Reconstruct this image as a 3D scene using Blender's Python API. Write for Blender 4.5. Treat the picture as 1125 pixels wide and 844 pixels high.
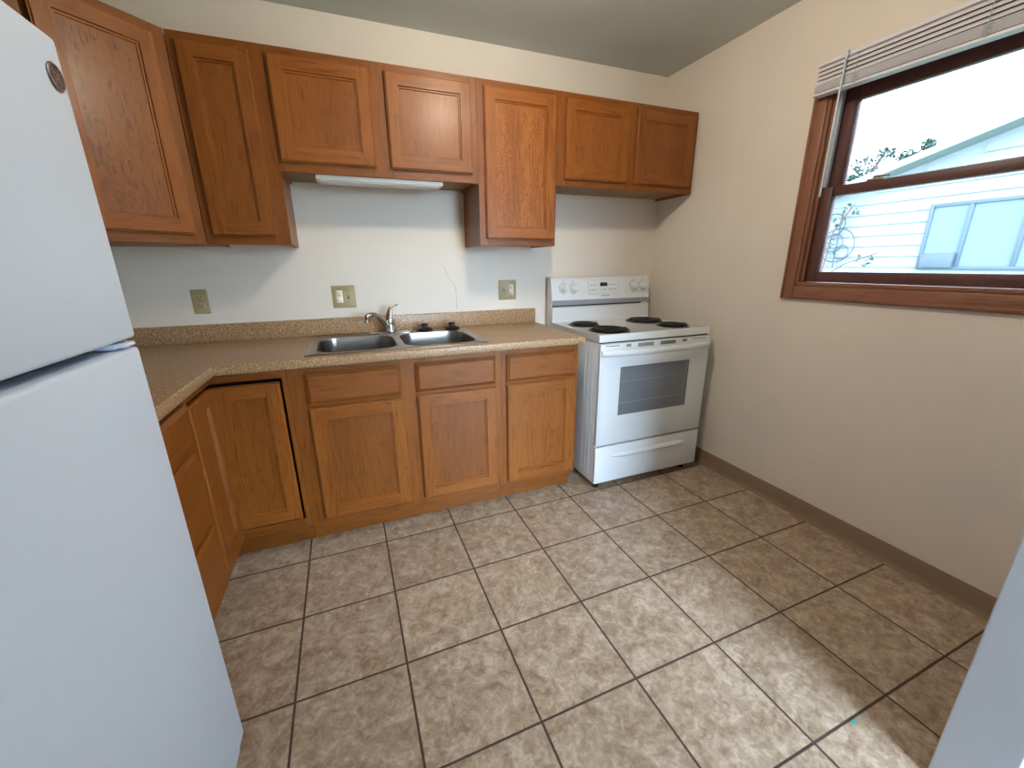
import bpy, bmesh, math, random
from mathutils import Vector, Matrix
random.seed(7)
PI = math.pi
for o in list(bpy.data.objects): bpy.data.objects.remove(o, do_unlink=True)
scene = bpy.context.scene
COL = scene.collection

# ---------------------------------------------------------------- camera
CAM = Vector((-2.05421, -2.48185, 1.29105))
yaw, pitch, roll = 0.36901, -0.28737, -0.00921
cam_d = bpy.data.cameras.new('camera'); cam = bpy.data.objects.new('camera', cam_d); COL.objects.link(cam)
fwd = Vector((math.sin(yaw)*math.cos(pitch), math.cos(yaw)*math.cos(pitch), math.sin(pitch)))
rt = Vector((math.cos(yaw), -math.sin(yaw), 0)); up = rt.cross(fwd)
r2 = rt*math.cos(roll) + up*math.sin(roll); u2 = -rt*math.sin(roll) + up*math.cos(roll)
M = Matrix((r2, u2, -fwd)).transposed().to_4x4(); M.translation = CAM
cam.matrix_world = M
cam_d.sensor_fit = 'HORIZONTAL'; cam_d.sensor_width = 36.0; cam_d.lens = 445.0954/1125*36
cam_d.clip_start = 0.01; cam_d.clip_end = 200
scene.camera = cam

# ---------------------------------------------------------------- world, exposure
W = bpy.data.worlds.new('world'); scene.world = W; W.use_nodes = True
bg = W.node_tree.nodes['Background']; bg.inputs[0].default_value = (0.68, 0.85, 1.0, 1)
# hazy sky, brighter on the sun's side (behind the photographer)
SKY, SUNSIDE = 8.5, 34.0
_g = W.node_tree.nodes.new('ShaderNodeTexCoord'); _d = W.node_tree.nodes.new('ShaderNodeVectorMath'); _d.operation = 'DOT_PRODUCT'
_d.inputs[1].default_value = Vector((-0.05, -0.93, 0.36)).normalized(); W.node_tree.links.new(_g.outputs['Generated'], _d.inputs[0])
_p = W.node_tree.nodes.new('ShaderNodeMath'); _p.operation = 'MAXIMUM'; _p.inputs[1].default_value = 0; W.node_tree.links.new(_d.outputs['Value'], _p.inputs[0])
_q = W.node_tree.nodes.new('ShaderNodeMath'); _q.operation = 'POWER'; _q.inputs[1].default_value = 5; W.node_tree.links.new(_p.outputs[0], _q.inputs[0])
_r = W.node_tree.nodes.new('ShaderNodeMath'); _r.operation = 'MULTIPLY_ADD'; _r.inputs[1].default_value = SUNSIDE; _r.inputs[2].default_value = SKY; W.node_tree.links.new(_q.outputs[0], _r.inputs[0])
W.node_tree.links.new(_r.outputs[0], bg.inputs[1])
scene.view_settings.view_transform = 'Standard'; scene.view_settings.look = 'None'
scene.view_settings.gamma = 1.0; scene.view_settings.use_curve_mapping = False
scene.view_settings.exposure = 0.40
# the room's ceiling lamp
LAMP = (-1.36, -1.25, 2.285)
ld = bpy.data.lights.new('ceiling_lamp_light', 'POINT'); ld.shadow_soft_size = 0.07; ld.energy = 23; ld.color = (1.0, 0.865, 0.69)
lo = bpy.data.objects.new('ceiling_lamp_light', ld); COL.objects.link(lo); lo.location = (LAMP[0], LAMP[1], LAMP[2]-0.02)

# ---------------------------------------------------------------- materials
def srgb(r, g, b):
    f = lambda c: (c/255/12.92) if c/255 <= 0.04045 else ((c/255+0.055)/1.055)**2.4
    return (f(r), f(g), f(b), 1)
class NT:
    def __init__(s, name):
        s.m = bpy.data.materials.new(name); s.m.use_nodes = True; s.t = s.m.node_tree
        s.b = s.t.nodes['Principled BSDF']
    def n(s, typ, **kw):
        x = s.t.nodes.new(typ)
        for k, v in kw.items():
            if k.startswith('_'): x.inputs[k[1:].replace('_', ' ')].default_value = v
            else: setattr(x, k, v)
        return x
    def l(s, a, b): s.t.links.new(a, b)
    def math(s, op, a, b=None, c=None):
        x = s.t.nodes.new('ShaderNodeMath'); x.operation = op
        for i, v in enumerate((a, b, c)):
            if v is None: continue
            if isinstance(v, (int, float)): x.inputs[i].default_value = v
            else: s.l(v, x.inputs[i])
        return x.outputs[0]
    def ramp(s, fac, stops, interp='LINEAR'):
        x = s.t.nodes.new('ShaderNodeValToRGB'); x.color_ramp.interpolation = interp
        e = x.color_ramp.elements
        while len(e) < len(stops): e.new(0.5)
        for i, (p, c) in enumerate(stops): e[i].position = p; e[i].color = c
        s.l(fac, x.inputs[0]); return x.outputs[0]
    def bump(s, h, strength, dist=0.002):
        x = s.n('ShaderNodeBump'); x.inputs['Strength'].default_value = strength; x.inputs['Distance'].default_value = dist
        s.l(h, x.inputs['Height']); s.l(x.outputs[0], s.b.inputs['Normal'])
def plain(name, col, rough=0.5, metal=0.0, noise=0.0, spec=None, coat=0.0):
    t = NT(name); t.b.inputs['Base Color'].default_value = col
    t.b.inputs['Roughness'].default_value = rough; t.b.inputs['Metallic'].default_value = metal
    if spec is not None: t.b.inputs['Specular IOR Level'].default_value = spec
    if coat: t.b.inputs['Coat Weight'].default_value = coat; t.b.inputs['Coat Roughness'].default_value = 0.08
    if noise:
        tc = t.n('ShaderNodeTexCoord'); nz = t.n('ShaderNodeTexNoise'); nz.inputs['Scale'].default_value = 60
        t.l(tc.outputs['Object'], nz.inputs['Vector'])
        d = tuple(c*(1-noise) for c in col[:3])+(1,)
        t.l(t.ramp(nz.outputs[0], [(0.3, d), (0.7, col)]), t.b.inputs['Base Color'])
    return t.m
def wood(name, axis, dark, mid, light, ring=9.0, rough=0.42, amp=0.14, fl=1.6, fs=7.0, coat=0.10):
    t = NT(name); tc = t.n('ShaderNodeTexCoord'); oi = t.n('ShaderNodeObjectInfo')
    off = t.n('ShaderNodeVectorMath', operation='SCALE'); cmb = t.n('ShaderNodeCombineXYZ')
    t.l(oi.outputs['Random'], cmb.inputs[0]); t.l(t.math('MULTIPLY', oi.outputs['Random'], 1.7), cmb.inputs[1]); t.l(t.math('MULTIPLY', oi.outputs['Random'], 3.1), cmb.inputs[2])
    t.l(cmb.outputs[0], off.inputs[0]); off.inputs['Scale'].default_value = 23.0
    add = t.n('ShaderNodeVectorMath', operation='ADD'); t.l(tc.outputs['Object'], add.inputs[0]); t.l(off.outputs[0], add.inputs[1])
    def mapped(sc, long):
        mp = t.n('ShaderNodeMapping'); v = [sc, sc, sc]; v[axis] = long; mp.inputs['Scale'].default_value = v
        t.l(add.outputs[0], mp.inputs['Vector']); return mp.outputs[0]
    field = t.n('ShaderNodeTexNoise'); field.inputs['Scale'].default_value = 1.0; field.inputs['Detail'].default_value = 2.0; field.inputs['Distortion'].default_value = 0.25
    t.l(mapped(fs, fl), field.inputs['Vector'])
    rings = t.math('FRACT', t.math('MULTIPLY', field.outputs[0], ring))
    saw = t.math('MULTIPLY', t.math('POWER', rings, 2.2), t.math('SMOOTH_MIN', 1.0, t.math('MULTIPLY', t.math('SUBTRACT', 1.0, rings), 7.0), 0.2))
    fine = t.n('ShaderNodeTexNoise'); fine.inputs['Scale'].default_value = 1.0; fine.inputs['Detail'].default_value = 3.0
    t.l(mapped(230.0, 9.0), fine.inputs['Vector'])
    broad = t.n('ShaderNodeTexNoise'); broad.inputs['Scale'].default_value = 1.0
    t.l(mapped(9.0, 0.8), broad.inputs['Vector'])
    pores = t.math('GREATER_THAN', fine.outputs[0], 0.60)
    f = t.math('ADD', t.math('MULTIPLY', saw, amp), t.math('MULTIPLY', fine.outputs[0], 0.55))
    f = t.math('ADD', f, t.math('MULTIPLY', broad.outputs[0], 0.45))
    f = t.math('ADD', f, t.math('MULTIPLY', t.math('MULTIPLY', pores, saw), amp*1.6))
    c = t.ramp(f, [(0.38, light), (0.62, mid), (1.0, dark)])
    hs = t.n('ShaderNodeHueSaturation'); t.l(c, hs.inputs['Color'])
    t.l(t.math('ADD', t.math('MULTIPLY', oi.outputs['Random'], 0.16), 0.92), hs.inputs['Value'])
    t.l(hs.outputs[0], t.b.inputs['Base Color'])
    t.b.inputs['Roughness'].default_value = rough
    t.b.inputs['Coat Weight'].default_value = coat; t.b.inputs['Coat Roughness'].default_value = 0.25; t.b.inputs['Specular IOR Level'].default_value = 0.33
    t.bump(t.math('MULTIPLY', f, -1.0), 0.12, 0.0015)
    return t.m
OD, OM, OL = srgb(84, 42, 12), srgb(133, 74, 23), srgb(151, 90, 33)
FD, FM, FL = srgb(78, 38, 11), srgb(123, 67, 19), srgb(139, 81, 27)
wv = wood('oak_vertical_grain', 2, OD, OM, OL)
wh = wood('oak_horizontal_grain', 0, OD, OM, OL)
wfv = wood('oak_frame_vertical', 2, FD, FM, FL)
wfh = wood('oak_frame_horizontal', 0, FD, FM, FL)
wfy = wood('oak_frame_depth', 1, FD, FM, FL)
wy = wood('oak_depth_grain', 1, OD, OM, OL)
wpan = wood('oak_veneer_panel', 2, srgb(80, 40, 12), srgb(128, 71, 22), srgb(144, 85, 30), ring=16)
wpan_c = wood('oak_veneer_figured', 2, srgb(84, 42, 14), srgb(138, 78, 24), srgb(150, 90, 32), ring=9, amp=0.30, fl=6.0, fs=15.0, coat=0.3)
wpan_t = wood('oak_veneer_wavy', 2, srgb(100, 54, 20), srgb(134, 76, 26), srgb(166, 104, 48), ring=20, amp=0.2, fl=5.0, fs=11.0)
wpart = plain('pale_wood_underside', srgb(150, 118, 84), 0.6, noise=0.12)
wx = wood('window_cedar_horizontal', 1, srgb(98, 62, 46), srgb(134, 90, 68), srgb(152, 108, 84), ring=6, rough=0.4)
wz = wood('window_cedar_vertical', 2, srgb(98, 62, 46), srgb(134, 90, 68), srgb(152, 108, 84), ring=6, rough=0.4)
shade_in = plain('cabinet_interior_shade', srgb(40, 26, 16), 0.8)  # shade inside the cabinets, painted as near-black sheets behind the frames
sash_m = plain('sash_brown', srgb(98, 64, 62), 0.45, noise=0.12)

def wall_mat(name, col, crack=False):
    t = NT(name); tc = t.n('ShaderNodeTexCoord')
    nz = t.n('ShaderNodeTexNoise'); nz.inputs['Scale'].default_value = 3.0; nz.inputs['Detail'].default_value = 4
    t.l(tc.outputs['Object'], nz.inputs['Vector'])
    d = tuple(c*0.95 for c in col[:3])+(1,)
    c = t.ramp(nz.outputs[0], [(0.3, d), (0.7, col)])
    n2 = t.n('ShaderNodeTexNoise'); n2.inputs['Scale'].default_value = 260; n2.inputs['Detail'].default_value = 2
    t.l(tc.outputs['Object'], n2.inputs['Vector'])
    if crack:   # the hairline plaster crack between sink and right outlet
        sp = t.n('ShaderNodeSeparateXYZ'); t.l(tc.outputs['Object'], sp.inputs[0])
        fz = t.n('ShaderNodeTexNoise'); fz.inputs['Scale'].default_value = 40; t.l(tc.outputs['Object'], fz.inputs['Vector'])
        fc = t.n('ShaderNodeFloatCurve'); cv = fc.mapping.curves[0]
        pts = [(0.0, .80), (.25, .78), (.45, .76), (.6, .70), (.75, .35), (1.0, .12)]
        cv.points[0].location = pts[0]; cv.points[1].location = pts[-1]
        for p in pts[1:-1]: cv.points.new(*p)
        for p in cv.points: p.handle_type = 'VECTOR'
        fc.mapping.update()
        zz = t.math('DIVIDE', t.math('SUBTRACT', sp.outputs[2], 1.02), 0.26); t.l(zz, fc.inputs['Value'])
        xx = t.math('ADD', t.math('MULTIPLY', fc.outputs[0], 0.10), -1.532)
        xx = t.math('ADD', xx, t.math('MULTIPLY', t.math('SUBTRACT', fz.outputs[0], 0.5), 0.012))
        dist = t.math('ABSOLUTE', t.math('SUBTRACT', sp.outputs[0], xx))
        m = t.math('MULTIPLY', t.math('LESS_THAN', dist, 0.0016), t.math('MULTIPLY', t.math('GREATER_THAN', zz, 0.0), t.math('LESS_THAN', zz, 1.0)))
        mix = t.n('ShaderNodeMix', data_type='RGBA'); t.l(t.math('MULTIPLY', m, 0.45), mix.inputs[0]); t.l(c, mix.inputs[6]); mix.inputs[7].default_value = srgb(110, 96, 84)
        c = mix.outputs[2]
    t.l(c, t.b.inputs['Base Color']); t.b.inputs['Roughness'].default_value = 0.62
    t.bump(n2.outputs[0], 0.12, 0.001)
    return t.m
WALLC = srgb(233, 225, 214)
m_wallp = None
m_wall = wall_mat('wall_paint', WALLC); m_wallb = wall_mat('wall_paint_back', WALLC, True)
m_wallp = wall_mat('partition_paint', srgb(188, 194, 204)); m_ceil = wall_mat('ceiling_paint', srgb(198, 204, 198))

def floor_mat():
    t = NT('ceramic_floor_tile'); tc = t.n('ShaderNodeTexCoord')
    mp = t.n('ShaderNodeMapping'); mp.vector_type = 'TEXTURE'
    mp.inputs['Location'].default_value = (-2.36443, -0.69934, 0); mp.inputs['Rotation'].default_value = (0, 0, 0.01491); mp.inputs['Scale'].default_value = (0.33939,)*3
    t.l(tc.outputs['Object'], mp.inputs['Vector'])
    sp = t.n('ShaderNodeSeparateXYZ'); t.l(mp.outputs[0], sp.inputs[0])
    def edge(v):
        f = t.math('FRACT', v); return t.math('MINIMUM', f, t.math('SUBTRACT', 1.0, f))
    wob = t.n('ShaderNodeTexNoise'); wob.inputs['Scale'].default_value = 14; t.l(mp.outputs[0], wob.inputs['Vector'])
    d = t.math('MINIMUM', edge(sp.outputs[0]), edge(sp.outputs[1]))
    d = t.math('ADD', d, t.math('MULTIPLY', t.math('SUBTRACT', wob.outputs[0], 0.5), 0.004))
    g = t.ramp(d, [(0.0085, (0, 0, 0, 1)), (0.0125, (1, 1, 1, 1))])
    cell = t.n('ShaderNodeCombineXYZ'); t.l(t.math('FLOOR', sp.outputs[0]), cell.inputs[0]); t.l(t.math('FLOOR', sp.outputs[1]), cell.inputs[1])
    wn = t.n('ShaderNodeTexWhiteNoise', noise_dimensions='3D'); t.l(cell.outputs[0], wn.inputs['Vector'])
    sc = t.n('ShaderNodeVectorMath', operation='SCALE'); t.l(wn.outputs['Color'], sc.inputs[0]); sc.inputs['Scale'].default_value = 37
    av = t.n('ShaderNodeVectorMath', operation='ADD'); t.l(mp.outputs[0], av.inputs[0]); t.l(sc.outputs[0], av.inputs[1])
    n1 = t.n('ShaderNodeTexNoise'); n1.inputs['Scale'].default_value = 5.5; n1.inputs['Detail'].default_value = 5; n1.inputs['Roughness'].default_value = 0.7; n1.inputs['Distortion'].default_value = 0.7
    t.l(av.outputs[0], n1.inputs['Vector'])
    n2 = t.n('ShaderNodeTexNoise'); n2.inputs['Scale'].default_value = 15; n2.inputs['Detail'].default_value = 6; n2.inputs['Distortion'].default_value = 1.1
    t.l(av.outputs[0], n2.inputs['Vector'])
    f = t.math('ADD', t.math('MULTIPLY', n1.outputs[0], 0.6), t.math('MULTIPLY', n2.outputs[0], 0.4))
    c = t.ramp(f, [(0.37, srgb(138, 114, 94)), (0.46, srgb(160, 139, 118)), (0.54, srgb(178, 159, 139)), (0.63, srgb(200, 183, 165))])
    hs = t.n('ShaderNodeHueSaturation'); t.l(c, hs.inputs['Color']); t.l(t.math('ADD', t.math('MULTIPLY', wn.outputs['Value'], 0.12), 0.94), hs.inputs['Value'])
    mix = t.n('ShaderNodeMix', data_type='RGBA'); t.l(g, mix.inputs[0]); mix.inputs[6].default_value = srgb(72, 58, 50); t.l(hs.outputs[0], mix.inputs[7])
    t.l(mix.outputs[2], t.b.inputs['Base Color'])
    t.l(t.math('SUBTRACT', 0.8, t.math('MULTIPLY', g, 0.52)), t.b.inputs['Roughness'])
    h = t.math('ADD', t.math('MULTIPLY', g, 1.0), t.math('MULTIPLY', n2.outputs[0], 0.22))
    t.bump(h, 0.5, 0.0025)
    return t.m
m_floor = floor_mat()
def laminate():
    t = NT('speckled_tan_laminate'); tc = t.n('ShaderNodeTexCoord')
    a = t.n('ShaderNodeTexNoise'); a.inputs['Scale'].default_value = 250; a.inputs['Detail'].default_value = 3; t.l(tc.outputs['Object'], a.inputs['Vector'])
    b = t.n('ShaderNodeTexNoise'); b.inputs['Scale'].default_value = 130; b.inputs['Detail'].default_value = 2; t.l(tc.outputs['Object'], b.inputs['Vector'])
    f = t.math('ADD', t.math('MULTIPLY', a.outputs[0], 0.6), t.math('MULTIPLY', b.outputs[0], 0.4))
    t.l(t.ramp(f, [(0.36, srgb(108, 80, 52)), (0.46, srgb(154, 120, 84)), (0.54, srgb(174, 140, 102)), (0.63, srgb(214, 195, 170))]), t.b.inputs['Base Color'])
    t.b.inputs['Roughness'].default_value = 0.36
    return t.m
m_lam = laminate()
m_white = plain('white_enamel', srgb(228, 234, 238), 0.22, coat=0.3)
m_vinyl = plain('vinyl_jamb_liner', srgb(196, 204, 212), 0.45)
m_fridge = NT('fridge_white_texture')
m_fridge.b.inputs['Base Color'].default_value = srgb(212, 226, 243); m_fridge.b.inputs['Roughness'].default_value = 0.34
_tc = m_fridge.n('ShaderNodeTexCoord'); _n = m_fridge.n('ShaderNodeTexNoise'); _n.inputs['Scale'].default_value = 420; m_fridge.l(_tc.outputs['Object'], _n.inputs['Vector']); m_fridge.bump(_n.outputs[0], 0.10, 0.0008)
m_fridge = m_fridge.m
m_range_grey = plain('range_grey_trim', srgb(176, 182, 192), 0.35)
m_black = plain('black_enamel', srgb(22, 20, 20), 0.3)
m_coil = plain('burner_coil_black', srgb(30, 28, 28), 0.42, metal=0.3)
m_glass_oven = plain('oven_window_glass', srgb(118, 124, 132), 0.12, spec=0.6)
m_lcd = plain('clock_display_black', srgb(12, 14, 14), 0.15)
m_slot = plain('vent_slot_dark', srgb(70, 62, 66), 0.6)
m_print = plain('panel_print_grey', srgb(120, 122, 128), 0.6)
m_lines = plain('panel_outline_grey', srgb(188, 184, 182), 0.6)
m_rubber = plain('black_rubber', srgb(14, 13, 13), 0.45)
m_steel = NT('brushed_stainless'); m_steel.b.inputs['Metallic'].default_value = 1; m_steel.b.inputs['Roughness'].default_value = 0.28
_tc = m_steel.n('ShaderNodeTexCoord'); _mp = m_steel.n('ShaderNodeMapping'); _mp.inputs['Scale'].default_value = (6, 400, 400); _n = m_steel.n('ShaderNodeTexNoise'); _n.inputs['Scale'].default_value = 1
m_steel.l(_tc.outputs['Object'], _mp.inputs[0]); m_steel.l(_mp.outputs[0], _n.inputs['Vector']); m_steel.l(m_steel.ramp(_n.outputs[0], [(0.3, srgb(148, 143, 138)), (0.7, srgb(172, 166, 160))]), m_steel.b.inputs['Base Color']); m_steel.bump(_n.outputs[0], 0.05, 0.0005)
m_steel = m_steel.m
m_chrome = plain('chrome', srgb(205, 203, 200), 0.08, metal=1.0)
m_almond = plain('almond_plastic', srgb(172, 156, 116), 0.4)
m_almond_d = plain('almond_receptacle', srgb(182, 166, 126), 0.4)
m_outw = plain('white_receptacle', srgb(238, 228, 206), 0.35)
m_screw = plain('screw_metal', srgb(140, 124, 96), 0.4, metal=0.6)
m_base = plain('brown_vinyl_base', srgb(146, 122, 100), 0.55, noise=0.06)
m_blind = NT('blind_slat_white'); m_blind.b.inputs['Base Color'].default_value = srgb(238, 238, 244); m_blind.b.inputs['Roughness'].default_value = 0.4
_t = m_blind.n('ShaderNodeBsdfTranslucent'); _t.inputs[0].default_value = srgb(206, 206, 214); _x = m_blind.n('ShaderNodeMixShader'); _x.inputs[0].default_value = 0.15
m_blind.l(m_blind.b.outputs[0], _x.inputs[1]); m_blind.l(_t.outputs[0], _x.inputs[2]); m_blind.l(_x.outputs[0], m_blind.t.nodes['Material Output'].inputs[0]); m_blind = m_blind.m
m_wand = plain('clear_wand_plastic', srgb(206, 216, 226), 0.2)
m_badge = plain('badge_bronze', srgb(98, 84, 80), 0.35, metal=0.5)
m_badge_l = plain('badge_light', srgb(176, 160, 152), 0.35, metal=0.6)
m_gasket = plain('fridge_gasket_grey', srgb(92, 104, 118), 0.5)
m_lightw = plain('light_housing_white', srgb(228, 226, 220), 0.4)
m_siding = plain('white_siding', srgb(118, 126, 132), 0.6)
m_houseglass = plain('house_window_glass', srgb(86, 104, 116), 0.25, spec=0.3)
m_housetrim = plain('house_window_frame', srgb(62, 74, 86), 0.5)
m_roof = plain('grey_roof_shingle', srgb(116, 128, 132), 0.8, noise=0.2)
m_leaf = plain('leaf_green', srgb(36, 60, 52), 0.6, noise=0.3)
m_bark = plain('bark_brown', srgb(84, 70, 58), 0.8, noise=0.3)
m_wire = plain('trellis_metal', srgb(40, 52, 62), 0.5)
m_grass = plain('lawn_grass', srgb(96, 120, 72), 0.9, noise=0.4)
def glass_mat():
    t = NT('window_glass'); t.t.nodes.remove(t.b)
    out = t.t.nodes['Material Output']; tr = t.n('ShaderNodeBsdfTransparent'); gl = t.n('ShaderNodeBsdfGlossy'); gl.inputs['Roughness'].default_value = 0.0
    tr.inputs[0].default_value = (0.95, 0.975, 1, 1)
    fr = t.n('ShaderNodeFresnel'); fr.inputs[0].default_value = 1.45; mx = t.n('ShaderNodeMixShader')
    t.l(fr.outputs[0], mx.inputs[0]); t.l(tr.outputs[0], mx.inputs[1]); t.l(gl.outputs[0], mx.inputs[2]); t.l(mx.outputs[0], out.inputs[0])
    return t.m
m_glass = glass_mat()
def emit(name, col, s):
    t = NT(name); t.b.inputs['Emission Color'].default_value = col; t.b.inputs['Emission Strength'].default_value = s; t.b.inputs['Base Color'].default_value = (.9, .9, .9, 1); return t.m
m_globe = emit('lamp_glass_lit', (1.0, 0.82, 0.6, 1), 6.0)

# ---------------------------------------------------------------- mesh helpers
class MB:
    def __init__(s): s.bm = bmesh.new(); s.mats = []
    def mi(s, m):
        if m not in s.mats: s.mats.append(m)
        return s.mats.index(m)
    def quad(s, pts, m):
        vs = [s.bm.verts.new(p) for p in pts]; f = s.bm.faces.new(vs); f.material_index = s.mi(m); return f
    def box(s, x0, x1, y0, y1, z0, z1, m, bev=0.0, seg=2):
        if x0 > x1: x0, x1 = x1, x0
        if y0 > y1: y0, y1 = y1, y0
        v = [s.bm.verts.new((x, y, z)) for x in (x0, x1) for y in (y0, y1) for z in (z0, z1)]
        fs = []
        for q in ((0, 1, 3, 2), (4, 6, 7, 5), (0, 4, 5, 1), (2, 3, 7, 6), (0, 2, 6, 4), (1, 5, 7, 3)):
            f = s.bm.faces.new([v[i] for i in q]); f.material_index = s.mi(m); fs.append(f)
        if bev > 0:
            es = list({e for f in fs for e in f.edges})
            bmesh.ops.bevel(s.bm, geom=es, offset=bev, segments=seg, affect='EDGES', profile=0.5)
        return s
    def rings(s, rings, m, cap0=True, cap1=True, close=False):
        R = [[s.bm.verts.new(p) for p in r] for r in rings]; n = len(R[0])
        idx = range(len(R)-1) if not close else range(len(R))
        for i in idx:
            a, b = R[i], R[(i+1) % len(R)]
            for j in range(n):
                f = s.bm.faces.new((a[j], a[(j+1) % n], b[(j+1) % n], b[j])); f.material_index = s.mi(m)
        if not close:
            if cap0: f = s.bm.faces.new(R[0][::-1]); f.material_index = s.mi(m)
            if cap1: f = s.bm.faces.new(R[-1]); f.material_index = s.mi(m)
        return s
    def lathe(s, c, prof, m, n=32, axis='z', cap0=True, cap1=True):
        rr = []
        for r, h in prof:
            ring = []
            for k in range(n):
                a = 2*PI*k/n; u, v = r*math.cos(a), r*math.sin(a)
                if axis == 'z': p = (c[0]+u, c[1]+v, c[2]+h)
                elif axis == 'y': p = (c[0]+u, c[1]-h, c[2]+v)
                else: p = (c[0]+h, c[1]+u, c[2]+v)
                ring.append(p)
            rr.append(ring)
        return s.rings(rr, m, cap0, cap1)
    def tube(s, pts, rad, m, n=10, closed=False):
        pts = [Vector(p) for p in pts]; rr = []; N = len(pts)
        prevn = None
        for i, p in enumerate(pts):
            if closed: t = pts[(i+1) % N]-pts[i-1]
            else: t = pts[min(i+1, N-1)]-pts[max(i-1, 0)]
            t.normalize()
            if prevn is None:
                a = Vector((0, 0, 1)) if abs(t.z) < 0.9 else Vector((1, 0, 0)); nn = t.cross(a).normalized()
            else: nn = (prevn - t*prevn.dot(t)).normalized()
            prevn = nn; b = t.cross(nn); r = rad[i] if isinstance(rad, (list, tuple)) else rad
            if isinstance(r, (tuple, list)): ra, rb = r
            else: ra = rb = r
            rr.append([tuple(p+nn*ra*math.cos(2*PI*k/n)+b*rb*math.sin(2*PI*k/n)) for k in range(n)])
        return s.rings(rr, m, close=closed)
    def prism(s, poly, axis, a0, a1, m):
        def P(u, v, a): return {'x': (a, u, v), 'y': (u, a, v), 'z': (u, v, a)}[axis]
        return s.rings([[P(u, v, a0) for u, v in poly], [P(u, v, a1) for u, v in poly]], m)
    def build(s, name, parent=None, smooth=35):
        bmesh.ops.recalc_face_normals(s.bm, faces=s.bm.faces)
        me = bpy.data.meshes.new(name); s.bm.to_mesh(me); s.bm.free()
        for m in s.mats: me.materials.append(m)
        if smooth:
            for p in me.polygons: p.use_smooth = True
            me.set_sharp_from_angle(angle=math.radians(smooth))
        o = bpy.data.objects.new(name, me); COL.objects.link(o)
        if parent: o.parent = parent
        return o
def tag(o, label, cat, group=None, kind=None):
    if label: o['label'] = label
    if cat: o['category'] = cat
    if group: o['group'] = group
    if kind: o['kind'] = kind
    return o
def thing(name, label, cat, loc=(0, 0, 0), rz=0.0, group=None):
    o = bpy.data.objects.new(name, None); o.empty_display_size = 0.05; COL.objects.link(o)
    o.location = loc; o.rotation_euler = (0, 0, rz); return tag(o, label, cat, group)
def struct(o): o['kind'] = 'structure'; return o
def text_obj(name, body, size, m, parent, loc, rot, ext=0.0003):
    cu = bpy.data.curves.new(name, 'FONT'); cu.body = body; cu.size = size; cu.extrude = ext; cu.align_x = 'CENTER'; cu.align_y = 'CENTER'
    cu.materials.append(m); tmp = bpy.data.objects.new(name, cu); COL.objects.link(tmp)
    dg = bpy.context.evaluated_depsgraph_get(); me = bpy.data.meshes.new_from_object(tmp.evaluated_get(dg))
    bpy.data.objects.remove(tmp, do_unlink=True)
    o = bpy.data.objects.new(name, me); COL.objects.link(o); o.parent = parent; o.location = loc; o.rotation_euler = rot
    return o

# ---------------------------------------------------------------- room shell
RA = 0.01718            # the right wall stands about one degree off square
ZC = 2.436; XL = -3.22; YN = -3.42; XR = 0.9
ca, sa_ = math.cos(RA), math.sin(RA)
struct(MB().box(XL-.12, 0.35, YN-.12, 0.12, -0.06, 0.0, m_floor).build('floor', smooth=0))
struct(MB().box(XL-.12, 0.35, YN-.12, 0.12, ZC, ZC+.1, m_ceil).build('ceiling', smooth=0))
struct(MB().box(XL-.12, 0.12, 0.0, 0.12, 0, ZC, m_wallb).build('wall_back', smooth=0))
struct(MB().box(XL-.12, XL, YN, 0.0, 0, ZC, m_wall).build('wall_left', smooth=0))
def RW(name):           # frame of the right wall: local x = outward, local y = -distance from the corner
    e = bpy.data.objects.new(name, None); COL.objects.link(e); e.rotation_euler = (0, 0, RA); return e
# window opening: s 1.055..2.005, z 1.172..2.05
S0, S1, Z0, Z1 = 1.062, 2.010, 1.180, 2.045; TH = 0.14
b = MB()
b.box(0, TH, -S0, 0.0, 0, ZC, m_wall); b.box(0, TH, YN-.1, -S1, 0, ZC, m_wall)
b.box(0, TH, -S1, -S0, 0, Z0, m_wall); b.box(0, TH, -S1, -S0, Z1, ZC, m_wall)
wr = struct(b.build('wall_right', smooth=0)); wr.rotation_euler = (0, 0, RA)
# wall between kitchen and the room behind the camera, its end seen bottom right
PX, PY = -0.790, -2.1915
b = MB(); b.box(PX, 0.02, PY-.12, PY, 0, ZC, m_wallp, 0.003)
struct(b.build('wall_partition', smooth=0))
# far wall of the room behind, with a wide patio window that lets daylight in
b = MB(); GX0, GX1, GZ1 = -1.20, -0.45, 2.05
b.box(XL, GX0, YN-.12, YN, 0, ZC, m_wall); b.box(GX1, 0.25, YN-.12, YN, 0, ZC, m_wall); b.box(GX0, GX1, YN-.12, YN, GZ1, ZC, m_wall)
struct(b.build('wall_near', smooth=0))
d = MB()
for x0, x1 in ((GX0, GX0+.06), (GX1-.06, GX1)): d.box(x0, x1, YN-.09, YN-.03, 0, GZ1, m_lightw, .003)
d.box(GX0, GX1, YN-.09, YN-.03, 0, .08, m_lightw, .003); d.box(GX0, GX1, YN-.09, YN-.03, GZ1-.07, GZ1, m_lightw, .003)
dr = struct(d.build('door_1'))
MB().box(GX0+.05, GX1-.05, YN-.062, YN-.058, .07, GZ1-.06, m_glass).build('glass', dr, 0)
# vinyl base along the right wall, a strip behind the range
def cove(name, length):
    prof = [(0, 0), (-.016, 0), (-.0125, .006), (-.006, .016), (-.0045, .030), (-.0045, .094), (-.003, .0975), (0, .0975)]
    m = MB(); m.rings([[(x, -a, z) for x, z in prof] for a in (0.004, length)], m_base)
    return m.build(name)
c = struct(cove('baseboard_right', 2.19)); c.rotation_euler = (0, 0, RA)
c = MB(); prof = [(0, 0), (-.016, 0), (-.006, .016), (-.0045, .094), (0, .0975)]
c.rings([[(x, y, z) for y, z in prof] for x in (-.93, -.006)], m_base); struct(c.build('baseboard_back'))

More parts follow.
